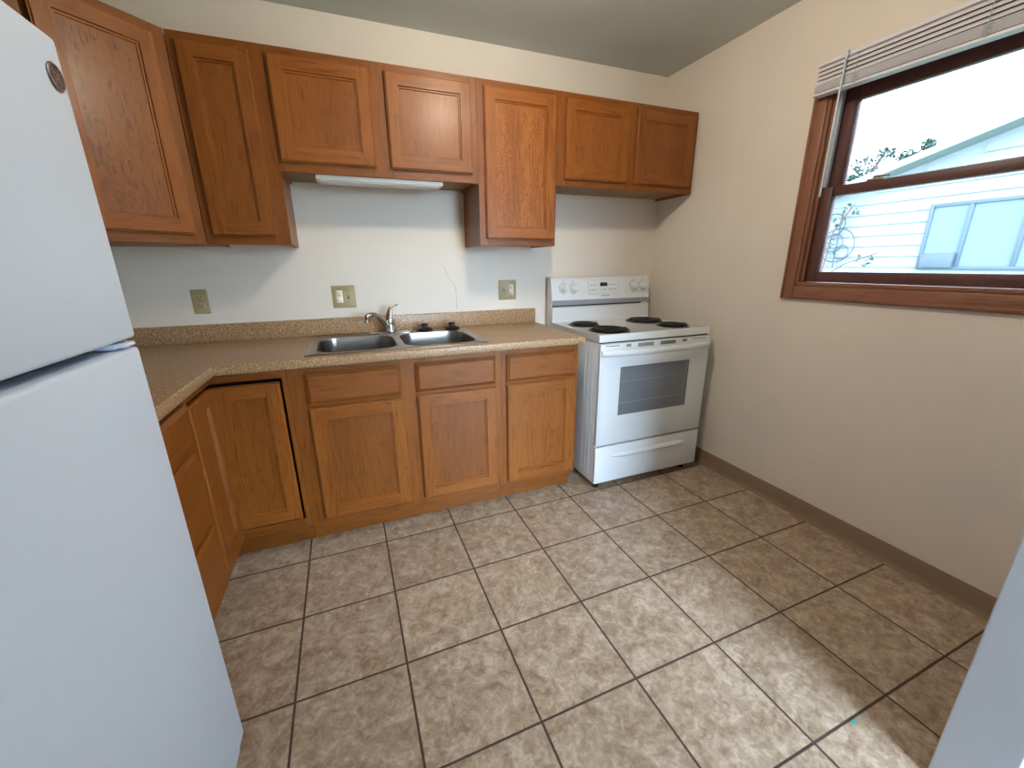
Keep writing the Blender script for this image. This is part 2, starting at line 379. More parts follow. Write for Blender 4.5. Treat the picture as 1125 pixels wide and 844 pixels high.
# ---------------------------------------------------------------- window 1 (right wall)
win = bpy.data.objects.new('window_1', None); COL.objects.link(win); win['kind'] = 'structure'; win.rotation_euler = (0, 0, RA)
CO0, CO1, CZ0, CZ1 = 1.000, 2.072, 1.114, 2.112
b = MB()
def casing_strip(b, s0, s1, z0, z1, m, horiz):
    b.box(-.019, -.001, -s1, -s0, z0, z1, m, .004)
    if horiz: b.box(-.024, -.018, -s1, -s0, z0+.006 if z0 < 1.5 else z1-.018, z0+.018 if z0 < 1.5 else z1-.006, m, .003)
casing_strip(b, CO0, 1.062, CZ0, CZ1, wz, False); casing_strip(b, 2.010, CO1, CZ0, CZ1, wz, False)
b.box(-.024, -.017, -1.016, -1.004, CZ0, CZ1, wz, .003); b.box(-.024, -.017, -2.068, -2.056, CZ0, CZ1, wz, .003)
casing_strip(b, 1.062, 2.010, CZ0, 1.178, wx, True); casing_strip(b, 1.062, 2.010, 2.046, CZ1, wx, True)
b.build('casing', win)
b = MB()
b.box(-.012, .13, -S0-.014, -S0, Z0, Z1, wz, .002); b.box(-.012, .13, -S1, -S1+.014, Z0, Z1, wz, .002)
b.box(-.012, .13, -S1, -S0, Z0, Z0+.014, wx, .002); b.box(-.012, .13, -S1, -S0, Z1-.014, Z1, wx, .002)
for s_ in (S0+.014, S1-.028):    # inner stops
    b.box(.002, .014, -s_-.014, -s_, Z0+.01, Z1-.01, wz, .003)
b.build('jamb', win)
b = MB(); b.box(.018, .050, -1.0935, -S0-.014, 1.620, Z1-.014, m_vinyl, .002); b.box(.024, .034, -1.0965, -1.0930, 1.620, Z1-.014, m_vinyl, .001); b.build('jamb_liner', win)
b = MB(); b.box(.018, .050, -S1+.014, -1.9785, 1.620, Z1-.014, m_vinyl, .002); b.build('jamb_liner', win)
def sash(name, w, s0, s1, z0, z1, stile, rb, rtp):
    b = MB(); t = .034
    b.box(w, w+t, -s0-stile, -s0, z0, z1, sash_m, .004); b.box(w, w+t, -s1, -s1+stile, z0, z1, sash_m, .004)
    b.box(w, w+t, -s1+stile, -s0-stile, z0, z0+rb, sash_m, .004); b.box(w, w+t, -s1+stile, -s0-stile, z1-rtp, z1, sash_m, .004)
    o = b.build(name, win)
    b = MB(); b.box(w+t/2-.002, w+t/2+.002, -s1+stile-.004, -s0-stile+.004, z0+rb-.004, z1-rtp+.004, m_glass); b.build('glass', o, 0)
    return o
sash('lower_sash', .020, 1.082, 1.990, 1.196, 1.616, .052, .048, .040)
sash('upper_sash', .060, 1.082, 1.990, 1.580, 2.030, .060, .044, .070)
b = MB(); b.box(.022, .052, -1.318, -1.262, 1.616, 1.624, m_screw, .002); b.lathe((.038, -1.29, 1.624), [(.013, 0), (.013, .008), (.008, .012)], m_screw, 16)
b.box(.028, .040, -1.335, -1.29, 1.628, 1.635, m_screw, .002); b.build('sash_lock', win)

# raised mini blind
bl = thing('window_blind', 'raised white mini blind stacked across the top of the window', 'blind', (0, 0, 0), RA)
BS0, BS1 = 1.026, 2.050
b = MB(); b.box(-.070, -.024, -BS1, -BS0, 2.098, 2.114, m_blind, .003); b.build('headrail', bl)
def slat(z, sag, tilt):
    b = MB(); rows = []
    for j in range(9):
        f_ = j/8; s_ = BS0+.003+(BS1-BS0-.006)*f_; zz = z-sag*f_
        if tilt:   # hanging nearly closed, its face to the room
            pr_ = [(-.060, zz+.0075), (-.066, zz+.0025), (-.070, zz-.0030), (-.071, zz-.0085), (-.0703, zz-.0085), (-.0693, zz-.0030), (-.0653, zz+.0025), (-.0593, zz+.0075)]
        else:
            pr_ = [(-.071, zz-.0003), (-.050, zz+.0022), (-.029, zz-.0003), (-.029, zz-.0022), (-.050, zz+.0002), (-.071, zz-.0022)]
        rows.append([(x_, -s_, z_) for x_, z_ in pr_])
    b.rings(rows, m_blind); b.build('slat', bl)
for k in range(4): slat(2.0875-.0165*k, .004*(k/4), True)
for k in range(9): slat(2.0285-.0032*k, .008+.010*(k/9), False)
b = MB(); b.rings([[(x, -s_, 1.988-.018*f_+h) for x, h in ((-.071, 0), (-.071, .008), (-.066, .0115), (-.032, .0115), (-.029, .008), (-.029, 0))] for f_, s_ in ((0, BS0), (.5, (BS0+BS1)/2), (1, BS1))], m_blind); b.build('bottom_rail', bl)
for s_ in (1.19, 1.57, 1.93):
    b = MB(); dz = -.018*(s_-BS0)/(BS1-BS0)
    b.tube([(-.0735, -s_, 2.09), (-.0745, -s_+.002, 2.05), (-.0735, -s_, 1.99+dz)], .0012, m_wand, 6)
    for q in range(6): b.tube([(-.0735, -s_-.011, 2.030-.006*q+dz), (-.079, -s_, 2.026-.006*q+dz), (-.0735, -s_+.011, 2.030-.006*q+dz)], .0014, m_wand, 5)
    b.build('ladder_cord', bl)
b = MB(); b.tube([(-.076, -1.148, 2.115), (-.082, -1.148, 2.09), (-.080, -1.146, 1.80), (-.078, -1.144, 1.567)], .0042, m_wand, 8)
b.box(-.084, -.070, -1.153, -1.143, 2.098, 2.116, m_wand, .002); b.build('tilt_wand', bl)

# ---------------------------------------------------------------- cabinets
def rect(x0, x1, z0, z1, y): return [(x0, y, z0), (x1, y, z0), (x1, y, z1), (x0, y, z1)]
def door(parent, x0, x1, z0, z1, name='door', t=.019, st=.054, yb=0.0, pm=None):
    """framed cabinet door, front at local y = yb - t"""
    b = MB(); w, h = x1-x0, z1-z0; V = []
    loops = [(0, 0), (0, -(t-.005)), (.002, -(t-.005)), (.006, -t), (st, -t), (st+.002, -t+.0060), (st+.008, -t+.0060), (st+.010, -t+.0105)]
    for ins, y in loops: V.append([b.bm.verts.new(p) for p in rect(ins, w-ins, ins, h-ins, y)])
    for i in range(len(V)-1):
        for j in range(4):
            if i == 3: continue
            f = b.bm.faces.new((V[i][j], V[i][(j+1) % 4], V[i+1][(j+1) % 4], V[i+1][j])); f.material_index = b.mi(wh if j in (0, 2) else wv)
    f = b.bm.faces.new(V[0][::-1]); f.material_index = b.mi(wv)
    e = .006
    def Q(xa, xb, za, zb, m): b.quad([(xa, -t, za), (xb, -t, za), (xb, -t, zb), (xa, -t, zb)], m)
    Q(e, st, e, h-e, wv); Q(w-st, w-e, e, h-e, wv); Q(st, w-st, e, st, wh); Q(st, w-st, h-st, h-e, wh)
    o = b.build(name, parent, 25); o.location = (x0, yb, z0)
    p = MB(); k = st+.009; p.box(k, w-k, -t+.0104, -t+.013, k, h-k, pm or wpan); pp = p.build('door_panel', o, 0)
    return o
def drawer(parent, x0, x1, z0, z1, name='drawer_front', t=.019, yb=0.0):
    b = MB(); w, h = x1-x0, z1-z0
    loops = [(0, 0), (0, -.010), (.003, -.0115), (.009, -.016), (.015, -t)]
    V = [[b.bm.verts.new(p) for p in rect(i, w-i, i, h-i, y)] for i, y in loops]
    for i in range(len(V)-1):
        for j in range(4):
            f = b.bm.faces.new((V[i][j], V[i][(j+1) % 4], V[i+1][(j+1) % 4], V[i+1][j])); f.material_index = b.mi(wfh)
    b.bm.faces.new(V[0][::-1]); b.bm.faces.new(V[-1])
    o = b.build(name, parent, 25); o.location = (x0, yb, z0); return o
def face_frame(parent, w, z0, z1, stiles, rails, t=.019):
    """stiles: (x0,x1,z0,z1); rails: (x0,x1,z0,z1)"""
    b = MB()
    for x0, x1, a, c_ in stiles: b.box(x0, x1, .0, t, a, c_, wfv, .0008, 1)
    for x0, x1, a, c_ in rails: b.box(x0, x1, .0005, t, a, c_, wfh, .0008, 1)
    return b.build('face_frame', parent, 25)
G = .0002
def carcass(parent, w, dep, z0, z1, y0=.019, bottom_rec=.012, inner=True):
    b = MB()
    b.box(G, .013, y0, dep, z0, z1, wv); b.box(w-.013, w-G, y0, dep, z0, z1, wv)
    b.box(.013, w-.013, y0, dep, z0+bottom_rec, z0+bottom_rec+.012, wpart); b.box(.013, w-.013, y0, dep, z1-.012, z1, wpart)
    b.box(.013, w-.013, dep-.008, dep, z0+bottom_rec+.012, z1-.012, shade_in)
    b.box(.014, w-.014, y0+.001, y0+.004, z0+bottom_rec+.013, z1-.013, shade_in)
    return b.build('body', parent, 25)
ZT = 2.148; DU = .309
GU = 'oak wall cabinets'
def upper(name, label, x0, x1, zb, doors, pm=None):
    w = x1-x0; t = thing(name, label, 'cabinet', (x0, -DU, 0))
    carcass(t, w, DU-.001, zb, ZT)
    d0 = min(d[2] for d in doors)+.010; d1 = max(d[3] for d in doors)-.010
    xs = [G]; st = []; 
    edges = [G]+[v for d in doors for v in (d[0]-x0+.010, d[1]-x0-.010)]+[w-G]
    for i in range(0, len(edges), 2): st.append((edges[i], edges[i+1], zb, ZT))
    rl = []
    for i in range(1, len(edges)-1, 2): rl += [(edges[i], edges[i+1], zb, d0), (edges[i], edges[i+1], d1, ZT)]
    face_frame(t, w, zb, ZT, st, rl)
    for a, c_, za, zc in doors: door(t, a-x0, c_-x0, za, zc, pm=pm)
    return t
upper('wall_cabinet', 'narrow oak wall cabinet with one tall door, beside the diagonal corner cabinet', -2.5995, -2.279, 1.384, [(-2.572, -2.330, 1.421, 2.118)])
us = upper('wall_cabinet', 'short oak wall cabinet with two square doors above the sink', -2.279, -1.386, 1.686, [(-2.270, -1.878, 1.725, 2.118), (-1.812, -1.417, 1.725, 2.118)])
upper('wall_cabinet', 'tall single-door oak wall cabinet between the sink and range cabinets', -1.386, -.946, 1.388, [(-1.352, -.960, 1.422, 2.118)], pm=wpan_t)
upper('wall_cabinet', 'short oak wall cabinet with two small doors above the white range', -.946, -.006, 1.700, [(-.900, -.500, 1.736, 2.120), (-.445, -.030, 1.736, 2.120)])
# diagonal corner cabinet
A = Vector((-2.600, -.309)); Bc = Vector((-2.908, -.617)); L = (A-Bc).length
t = thing('corner_wall_cabinet', 'oak corner wall cabinet with a broad diagonal door, partly behind the refrigerator', 'cabinet', (Bc.x, Bc.y, 0), PI/4)
b = MB(); zb = 1.384
poly_w = [(A.x, A.y), (A.x, -.001), (XL+.001, -.001), (XL+.001, Bc.y), (Bc.x, Bc.y)]
def toloc(p):
    v = Vector((p[0]-Bc.x, p[1]-Bc.y)); v.rotate(Matrix.Rotation(-PI/4, 2)); return (v.x, v.y)
pl = [toloc(p) for p in poly_w]; pl2 = [(x, max(y, .019) if abs(y) < .03 else y) for x, y in pl]
b.prism(pl2[::-1], 'z', zb+.012, ZT, wv)
b.build('body', t, 25)
b = MB(); b.prism(pl2[::-1], 'z', zb+.002, zb+.0119, wpart); b.build('bottom_panel', t, 0)
face_frame(t, L, zb, ZT, [(.001, .045, zb, ZT), (L-.045, L-.001, zb, ZT)], [(.045, L-.045, zb, zb+.045), (.045, L-.045, ZT-.045, ZT)])
door(t, .058, L-.045, 1.421, 2.118, pm=wpan_c)
# wall cabinet on the left wall, over the counter end and refrigerator
t = thing('wall_cabinet', 'oak wall cabinet on the left wall, only its upper corner seen above the refrigerator', 'cabinet', (-2.908, -1.42, 0), PI/2)
w = .80; carcass(t, w, .309, 1.384, ZT)
face_frame(t, w, 1.384, ZT, [(G, .04, 1.384, ZT), (.375, .425, 1.384, ZT), (w-.04, w-G, 1.384, ZT)], [(.04, .375, 1.384, 1.425), (.425, w-.04, 1.384, 1.425), (.04, .375, ZT-.045, ZT), (.425, w-.04, ZT-.045, ZT)])
door(t, .03, .385, 1.421, 2.118); door(t, .415, w-.05, 1.421, 2.118)

# base cabinets
FY = -.600; ZBT = .880
def base(name, label, loc, rz, w, cols, dep=.598, zdr=(.710, .852), zdo=(.145, .695), drawers3=None, side='wv', toe0=0.0, toe1=0.0):
    t = thing(name, label, 'cabinet', loc, rz)
    b = MB()
    b.box(G, .016, .019, dep, .118, ZBT, wv); b.box(w-.016, w-G, .019, dep, .118, ZBT, wv)
    b.box(.016, w-.016, .019, dep, .118, .134, wpart); b.box(.016, w-.016, dep-.01, dep, .134, ZBT, shade_in); b.box(.017, w-.017, .020, .023, .135, ZBT-.002, shade_in)
    b.box(G, .016, .075, dep, 0, .118, wv); b.box(w-.016, w-G, .075, dep, 0, .118, wv)
    b.build('body', t, 25)
    b = MB(); b.box(G, w-G, .068, .0745, 0.0, .119, wfh, .0006, 1); b.build('toe_kick', t, 25)
    ed = [G]+[v for c_ in cols for v in (c_[0]+.012, c_[1]-.012)]+[w-G]
    st = [(ed[i], ed[i+1], .118, ZBT) for i in range(0, len(ed), 2)]; rl = []
    for i in range(1, len(ed)-1, 2):
        rl += [(ed[i], ed[i+1], .118, .157), (ed[i], ed[i+1], .840, ZBT)]
        if not drawers3: rl.append((ed[i], ed[i+1], .682, .722))
        else: rl += [(ed[i], ed[i+1], .682, .712), (ed[i], ed[i+1], .396, .424)]
    face_frame(t, w, .118, ZBT, st, rl)
    return t
X0s, X1s = -2.345, -1.386
t = base('sink_base_cabinet', 'oak sink base cabinet with two doors and two false drawer fronts', (X0s, FY, 0), 0, X1s-X0s, [(.064, .463), (.532, .927)])
for a, c_ in ((.064, .463), (.532, .927)):
    drawer(t, a, c_, .712, .852, 'drawer_front'); door(t, a, c_, .145, .694)
t = base('base_cabinet', 'narrow oak base cabinet with drawer over door, next to the range', (-1.386, FY, 0), 0, .446, [(.028, .424)])
drawer(t, .028, .424, .712, .852); door(t, .028, .424, .140, .694)
# drawer base on the left run
t = base('drawer_base_cabinet', 'oak base cabinet with three stacked drawers beside the refrigerator', (-2.620, -1.455, 0), PI/2, .567, [(.03, .537)], drawers3=True)
for z0, z1 in ((.712, .852), (.420, .690), (.140, .398)): drawer(t, .03, .545, z0, z1)
# lazy-susan corner base
cx, cy = -2.620, FY
t = thing('corner_base_cabinet', 'L-shaped oak corner base cabinet with two doors meeting in the inner corner', 'cabinet', (cx, cy, 0))
b = MB(); R1 = .2745; R2 = -.2875
b.box(R1-.014, R1-G, .019, .598, .118, ZBT, wv)
b.box(-.019, -.598, R2+G, R2+.014, .118, ZBT, wv)
b.box(-.598, R1-.014, .30, .598, .118, .134, wpart)
b.box(-.25, R1-.015, .12, .125, .134, ZBT-.004, shade_in); b.box(-.25, -.245, R2+.015, .12, .134, ZBT-.004, shade_in)
b.box(-.25, R1-.015, .019, .12, .118, .134, wpart); b.box(-.25, -.019, R2+.015, .019, .118, .134, wpart)
b.box(-.25, R1-.015, .019, .12, ZBT-.012, ZBT, wpart); b.box(-.25, -.019, R2+.015, .019, ZBT-.012, ZBT, wpart)
b.build('body', t, 25)
b = MB(); b.box(-.074, R1-G, .068, .0745, 0, .119, wfh, .0006, 1); b.build('toe_kick', t, 25)
b = MB(); b.box(-.0745, -.068, R2+G, .067, 0, .119, wfy, .0006, 1); b.build('toe_kick', t, 25)
# frame: rails over and under, a stile at each side
b = MB(); b.box(.254, R1-G, .0, .019, .118, ZBT, wfv, .0008, 1); b.box(-.019, -.0005, R2+G, R2+.030, .118, ZBT, wfv, .0008, 1)
b.box(0.0, .254, .0005, .019, .842, ZBT, wfh, .0008, 1); b.box(0.0, .254, .0005, .019, .118, .160, wfh, .0008, 1)
b.box(-.019, -.0005, R2+.030, .019, .842, ZBT, wfy, .0008, 1); b.box(-.019, -.0005, R2+.030, .019, .118, .160, wfy, .0008, 1)
b.build('face_frame', t, 25)
door(t, -.008, .243, .166, .826, yb=.012)
od = door(t, 0, .243, .166, .828); od.rotation_euler = (0, 0, PI/2); od.location = (-.012, -.262, .166)

# ---------------------------------------------------------------- countertop
CT = .922; TK = .040
ct = thing('countertop', 'tan speckled laminate L-shaped countertop with low backsplash', 'countertop', (-2.585, -.645, CT-TK))
def toC(p): return (p[0]+2.585, p[1]+.645)
hx0, hx1, hy0, hy1 = -2.250, -1.460, -.578, -.075     # sink cut-out
b = MB()
cornl = [(-3.218, -.002), (-.926, -.002), (-.926, -.645), (-2.585, -.645), (-2.585, -1.463), (-3.218, -1.463)]
outer = [toC(p) for p in cornl]; hole = [toC(p) for p in ((hx0, hy0), (hx1, hy0), (hx1, hy1), (hx0, hy1))]
# rounded nosing: inset loops on the outer front edges only
def off(d): 
    P = [(-3.218, -.002), (-.926-d, -.002), (-.926-d, -.645+d), (-2.585-d, -.645+d), (-2.585-d, -1.463+d), (-3.218, -1.463+d)]
    return [toC(p) for p in P]
prof = [(.010, 0), (.002, .003), (0, .008), (0, TK-.012), (.0015, TK-.004), (.005, TK-.001), (.012, TK)]
rr = [[(x, y, z) for x, y in off(d)] for d, z in prof]
R = [[b.bm.verts.new(p) for p in r] for r in rr]
for i in range(len(R)-1):
    for j in range(6): b.bm.faces.new((R[i][j], R[i][(j+1) % 6], R[i+1][(j+1) % 6], R[i+1][j]))
Ht = [b.bm.verts.new((x, y, TK)) for x, y in hole]; Hb = [b.bm.verts.new((x, y, 0)) for x, y in hole]
for j in range(4): b.bm.faces.new((Ht[j], Ht[(j+1) % 4], Hb[(j+1) % 4], Hb[j]))
for ring, hh in ((R[-1], Ht), (R[0], Hb)):
    es = [b.bm.edges.get((ring[j], ring[(j+1) % 6])) for j in range(6)]+[b.bm.edges.get((hh[j], hh[(j+1) % 4])) for j in range(4)]
    bmesh.ops.triangle_fill(b.bm, edges=es, use_beauty=True)
b.mi(m_lam); b.build('worktop', ct, 30)
b = MB(); b.box(*[v for v in (-3.198+2.585, -.931+2.585)], -.022+.645, -.0005+.645, TK, TK+.090, m_lam, .004)
b.box(-3.2195+2.585, -3.198+2.585, -1.463+.645, -.0005+.645, TK, TK+.090, m_lam, .004); b.build('backsplash', ct, 30)

# ---------------------------------------------------------------- sink
sx0, sx1, sy0, sy1 = -2.272, -1.438, -.600, -.052
SC = ((sx0+sx1)/2, (sy0+sy1)/2)
sk = thing('kitchen_sink', 'double-bowl stainless steel sink set into the tan countertop', 'sink', (SC[0], SC[1], CT))
def rrect(cx_, cy_, hx, hy, r, n, z):
    pts = []
    for k, (qx, qy) in enumerate(((1, 1), (-1, 1), (-1, -1), (1, -1))):
        for i in range(n+1):
            a = PI/2*(k+i/n); pts.append((cx_+qx*(hx-r)+r*math.cos(a), cy_+qy*(hy-r)+r*math.sin(a), z))
    return pts
b = MB(); HX, HY = (sx1-sx0)/2, (sy1-sy0)/2
lp = [rrect(0, 0, HX, HY, .020, 6, .0008), rrect(0, 0, HX-.003, HY-.003, .018, 6, .0045), rrect(0, 0, HX-.010, HY-.010, .014, 6, .0060), rrect(0, 0, HX-.018, HY-.018, .012, 6, .0035)]
R = [[b.bm.verts.new(p) for p in r] for r in lp]
for i in range(len(R)-1):
    n = len(R[0])
    for j in range(n): b.bm.faces.new((R[i][j], R[i][(j+1) % n], R[i+1][(j+1) % n], R[i+1][j]))
bowls = []; BY = -.033
for bx in (-.196, .196):
    lo_ = []
    for ins, z, r in ((0, .0035, .085), (.0035, .0015, .083), (.005, -.004, .080), (.0055, -.06, .079), (.006, -.125, .078), (.012, -.146, .072), (.030, -.156, .054)):
        lo_.append([b.bm.verts.new(p) for p in rrect(bx, BY, .182-ins, .198-ins, r, 8, z)])
    for i in range(len(lo_)-1):
        n = len(lo_[0])
        for j in range(n): b.bm.faces.new((lo_[i][j], lo_[i][(j+1) % n], lo_[i+1][(j+1) % n], lo_[i+1][j]))
    b.bm.faces.new(lo_[-1]); bowls.append(lo_[0])
es = []
for lp_ in [R[-1]]+bowls: es += [b.bm.edges.get((lp_[j], lp_[(j+1) % len(lp_)])) for j in range(len(lp_))]
bmesh.ops.triangle_fill(b.bm, edges=es, use_beauty=True)
b.mi(m_steel); b.build('basin', sk, 40)
for bx in (-.196, .196):
    b = MB(); b.lathe((bx, BY, -.1555), [(.055, 0), (.055, .002), (.042, .0035), (.036, .001), (.012, .0005), (.012, .006), (.004, .008)], m_chrome, 28); b.build('drain', sk)
# faucet
fx, fy = -1.868, -.112
fa = thing('sink_faucet', 'single-lever chrome faucet with swung spout on the sink deck', 'faucet', (fx, fy, CT+.0036))
b = MB(); b.rings([[(x*1.0, y*1.0, z) for x, y, _ in rrect(0, 0, .125-i, .030-i, .029-i, 8, 0)] for i, z in ((0, 0), (0, .004), (.004, .008), (.012, .010))], m_chrome); b.build('deck_plate', fa)
b = MB(); b.lathe((0, 0, .008), [(.030, 0), (.030, .010), (.027, .018), (.0255, .045), (.0265, .062), (.024, .080), (.014, .092)], m_chrome, 28); b.build('faucet_body', fa)
b = MB(); ang = math.radians(214); dx, dy = math.cos(ang), math.sin(ang)
P = [(0.006, .014), (.026, .042), (.048, .074), (.072, .098), (.098, .112), (.122, .114), (.142, .108), (.150, .094)]
b.tube([(dx*a, dy*a, h) for a, h in P], [.019, .0185, .0175, .016, .0145, .0135, .0135, .014], m_chrome, 16)
b.build('spout', fa)
b = MB(); b.lathe((dx*.150, dy*.150, .074), [(.011, 0), (.0135, .002), (.0135, .018)], m_chrome, 20); b.build('aerator', fa)
b = MB(); b.tube([(0, 0, .080), (.000, .002, .100), (.004, .004, .122), (.012, .008, .140), (.028, .012, .151), (.052, .016, .153)], [(.0245, .0235), (.021, .0205), (.0155, .015), (.011, .010), (.008, .0055), (.007, .0035)], m_chrome, 14)
b.lathe((0, 0, .074), [(.0225, 0), (.023, .006), (.020, .014)], m_chrome, 24); b.build('lever_handle', fa)
# stoppers
def stopper(x, y, label, tilt):
    b = MB(); b.lathe((0, 0, 0), [(.030, 0), (.044, .004), (.045, .010), (.036, .015), (.024, .018), (.018, .021), (.017, .030), (.021, .032), (.021, .038), (.015, .041)], m_rubber, 28)
    o = b.build('sink_stopper'); o.location = (x, y, CT+.0045); o.rotation_euler = (0, 0, tilt); tag(o, label, 'stopper', 'black stoppers behind the right bowl'); return o
stopper(-1.676, -.112, 'black rubber stopper on the sink deck, the one nearer the faucet', 0)
stopper(-1.520, -.124, 'black rubber stopper at the right rear corner of the sink', .5)

# ---------------------------------------------------------------- outlets and switch plates
def plate(name, x0, x1, z0, z1, gangs, label, cat):
    cx_, cz_ = (x0+x1)/2, (z0+z1)/2; w, h = x1-x0, z1-z0
    t = thing(name, label, cat, (cx_, 0, cz_))
    b = MB(); rr = [[(x, -y_, z) for x, z, _ in rrect(0, 0, w/2-i, h/2-i, .004, 3, 0)] for i, y_ in ((0, .0005), (0, .003), (.004, .0055))]
    b.rings(rr, m_almond); b.build('cover_plate', t)
    for k, g in enumerate(gangs):
        gx = (k-(len(gangs)-1)/2)*.046; rec = m_outw if g == 'white' else m_almond_d
        if g in ('white', 'duplex'):
            b = MB()
            if g == 'white': b.box(gx-.0165, gx+.0165, -.0075, -.005, -.034, .034, rec, .001)
            for s_ in (1, -1):
                cz2 = s_*.0195
                b.rings([[(gx+x, -y_, cz2+z) for x, z, _ in rrect(0, 0, .0165-i, .0140-i, .010, 5, 0)] for i, y_ in ((0, .005), (0, .0080), (.001, .0088))], rec)
            b.build('receptacle', t)
            for s_ in (1, -1):
                b = MB()
                cz2 = s_*.0195
                b.box(gx-.0085, gx-.0058, -.0096, -.0084, cz2-.002, cz2+.0075, m_black); b.box(gx+.0058, gx+.0085, -.0096, -.0084, cz2-.001, cz2+.0065, m_black)
                b.lathe((gx, -.0084, cz2-.0075), [(.0028, 0), (.0028, .0012)], m_black, 12, 'y')
                b.build('plug_slots', t)
            for q in ((0,) if g == 'duplex' else (.046, -.046)):
                b = MB(); b.lathe((gx, -.0053, q), [(.0032, 0), (.0028, .0012)], m_screw, 12, 'y'); b.build('screw', t)
        else:
            b = MB(); b.box(gx-.0052, gx+.0052, -.0060, -.0050, -.0125, .0125, m_slot); b.build('toggle_slot', t)
            b = MB(); b.rings([rect(gx-.004, gx+.004, -.004, .008, -.005), rect(gx-.0032, gx+.0032, .006, .012, -.017)], m_almond_d); b.build('toggle', t)
            for q in (.030, -.030):
                b = MB(); b.lathe((gx, -.005, q), [(.0030, 0), (.0026, .0012)], m_screw, 12, 'y'); b.build('screw', t)
plate('wall_outlet', -2.792, -2.722, 1.066, 1.186, ['duplex'], 'narrow almond outlet plate on the wall under the corner cabinet', 'outlet')
plate('switch_outlet_plate', -2.151, -2.031, 1.066, 1.188, ['white', 'toggle'], 'wide almond plate with white receptacle left of a switch, left of the faucet', 'outlet')
plate('switch_outlet_plate', -1.181, -1.062, 1.074, 1.196, ['toggle', 'white'], 'wide almond plate with white receptacle right of a switch, near the range', 'outlet')

# under-cabinet light
t = thing('under_cabinet_light', 'slim white light fixture under the cabinet above the sink', 'light fixture', (-1.855, -.235, 1.662))
b = MB(); b.box(-.29, .29, -.055, .055, .006, .0355, m_lightw, .004); b.build('housing', t)
b = MB(); b.box(-.275, .275, -.045, .045, 0, .0065, plain('diffuser_white', srgb(236, 236, 232), .5), .003); b.build('diffuser', t)
b = MB(); b.lathe((-.291, -.02, .03), [(.005, .0), (.005, -.006)], m_slot, 12, 'x'); b.build('rocker_switch', t)

# ---------------------------------------------------------------- range
XS0, XS1 = -.853, -.091; WS = XS1-XS0
rg = thing('electric_range', 'white freestanding electric coil range in the right corner', 'range', (XS0, -.660, 0))
b = MB()   # body: sides with embossed ribs
b.box(.003, WS-.003, .0, .618, .045, .884, m_white, .003)
for xs, sg in ((.003, -1), (WS-.003, 1)):
    for yy in (.045, .085, .125):
        for z0, z1 in ((.09, .36), (.40, .83)):
            b.box(xs-(.0022 if sg < 0 else 0), xs+(.0022 if sg > 0 else 0), yy, yy+.007, z0, z1, m_white, .0015, 1)
b.build('body', rg)
for fx_, fy_ in ((.05, .03), (WS-.06, .03), (.05, .57), (WS-.06, .57)):
    b = MB(); b.lathe((fx_, fy_, 0), [(.018, 0), (.018, .012), (.010, .014), (.010, .046)], m_black, 16); b.build('foot', rg)
b = MB()   # cooktop: lipped top
pr = [(-.010, .886), (-.010, .918), (-.006, .924), (.0, .926), (.016, .9225), (.52, .9225), (.545, .926), (.56, .934), (.56, .886)]
b.rings([[(x, y, z) for y, z in pr] for x in (-.001, WS+.001)], m_white); b.build('cooktop', rg)
b = MB(); b.box(.004, WS-.004, -.003, .55, .878, .8865, m_black); b.build('shadow_gap', rg, 0)
# backguard
b = MB()
pr = [(.560, .880), (.560, 1.014), (.575, 1.020), (.575, 1.030), (.552, 1.062), (.557, 1.070), (.579, 1.196), (.590, 1.206), (.628, 1.206), (.628, .880)]
b.rings([[(x, y, z) for y, z in pr] for x in (.0, WS)], m_white); bgd = b.build('backguard', rg)
b = MB(); b.rings([[(x, y, z) for y, z in ((.5738, 1.0315), (.5508, 1.0635), (.5490, 1.0610), (.5716, 1.0300))] for x in (.006, WS-.006)], m_range_grey); b.build('lower_trim', bgd, 0)
b = MB(); b.box(.010, WS-.05, .5735, .5755, 1.0195, 1.029, m_slot); b.build('vent_gap', bgd, 0)
b = MB()   # raised side edges of the lower riser
b.box(.0, .012, .548, .562, .90, 1.014, m_white, .003); b.build('riser_edge', bgd)
b = MB(); b.box(WS-.012, WS, .548, .562, .90, 1.014, m_white, .003); b.build('riser_edge', bgd)
tl = math.atan2(.022, .126)                 # tilt of the control face
def face_pt(x, z): return (x-XS0, .557+(z-1.070)*.022/.126, z)
for i, (kx, kz) in enumerate(((-.767, 1.139), (-.692, 1.138), (-.218, 1.145), (-.142, 1.144))):
    p = face_pt(kx, kz)
    b = MB(); b.lathe((0, 0, 0), [(.030, 0), (.030, .003), (.0225, .005), (.0215, .020), (.019, .024)], m_white, 32, 'y'); b.box(-.0045, .0045, -.030, -.020, -.021, .021, m_white, .002)
    k = b.build('control_knob', bgd); k.location = p; k.rotation_euler = (-tl, 0, 0)
    b = MB(); N = 28
    b.tube([(.031*math.cos(PI*.15+1.7*PI*q/N), -.0012, .031*math.sin(PI*.15+1.7*PI*q/N)) for q in range(N+1)], .0011, m_print, 6)
    kk = b.build('dial_ring', k)
    for a in (0, 60, 120, 180, 240):
        pass
p0_ = face_pt(-.575, 1.186); p1_ = face_pt(-.343, 1.097)
cp = bpy.data.objects.new('x', None); bpy.data.objects.remove(cp)
b = MB(); hw, hh_ = .118, .046
b.rings([rect(-hw, hw, -hh_, hh_, -.0004), rect(-hw, hw, -hh_, hh_, -.0016)], m_white)
for a0, a1, c0, c1 in ((-hw, hw, hh_-.0012, hh_), (-hw, hw, -hh_, -hh_+.0012), (-hw, -hw+.0012, -hh_, hh_), (hw-.0012, hw, -hh_, hh_)): b.box(a0, a1, -.0022, -.0014, c0, c1, m_lines)
cpn = b.build('control_panel', bgd, 0); cpn.location = face_pt(-.459, 1.141); cpn.rotation_euler = (-tl, 0, 0)
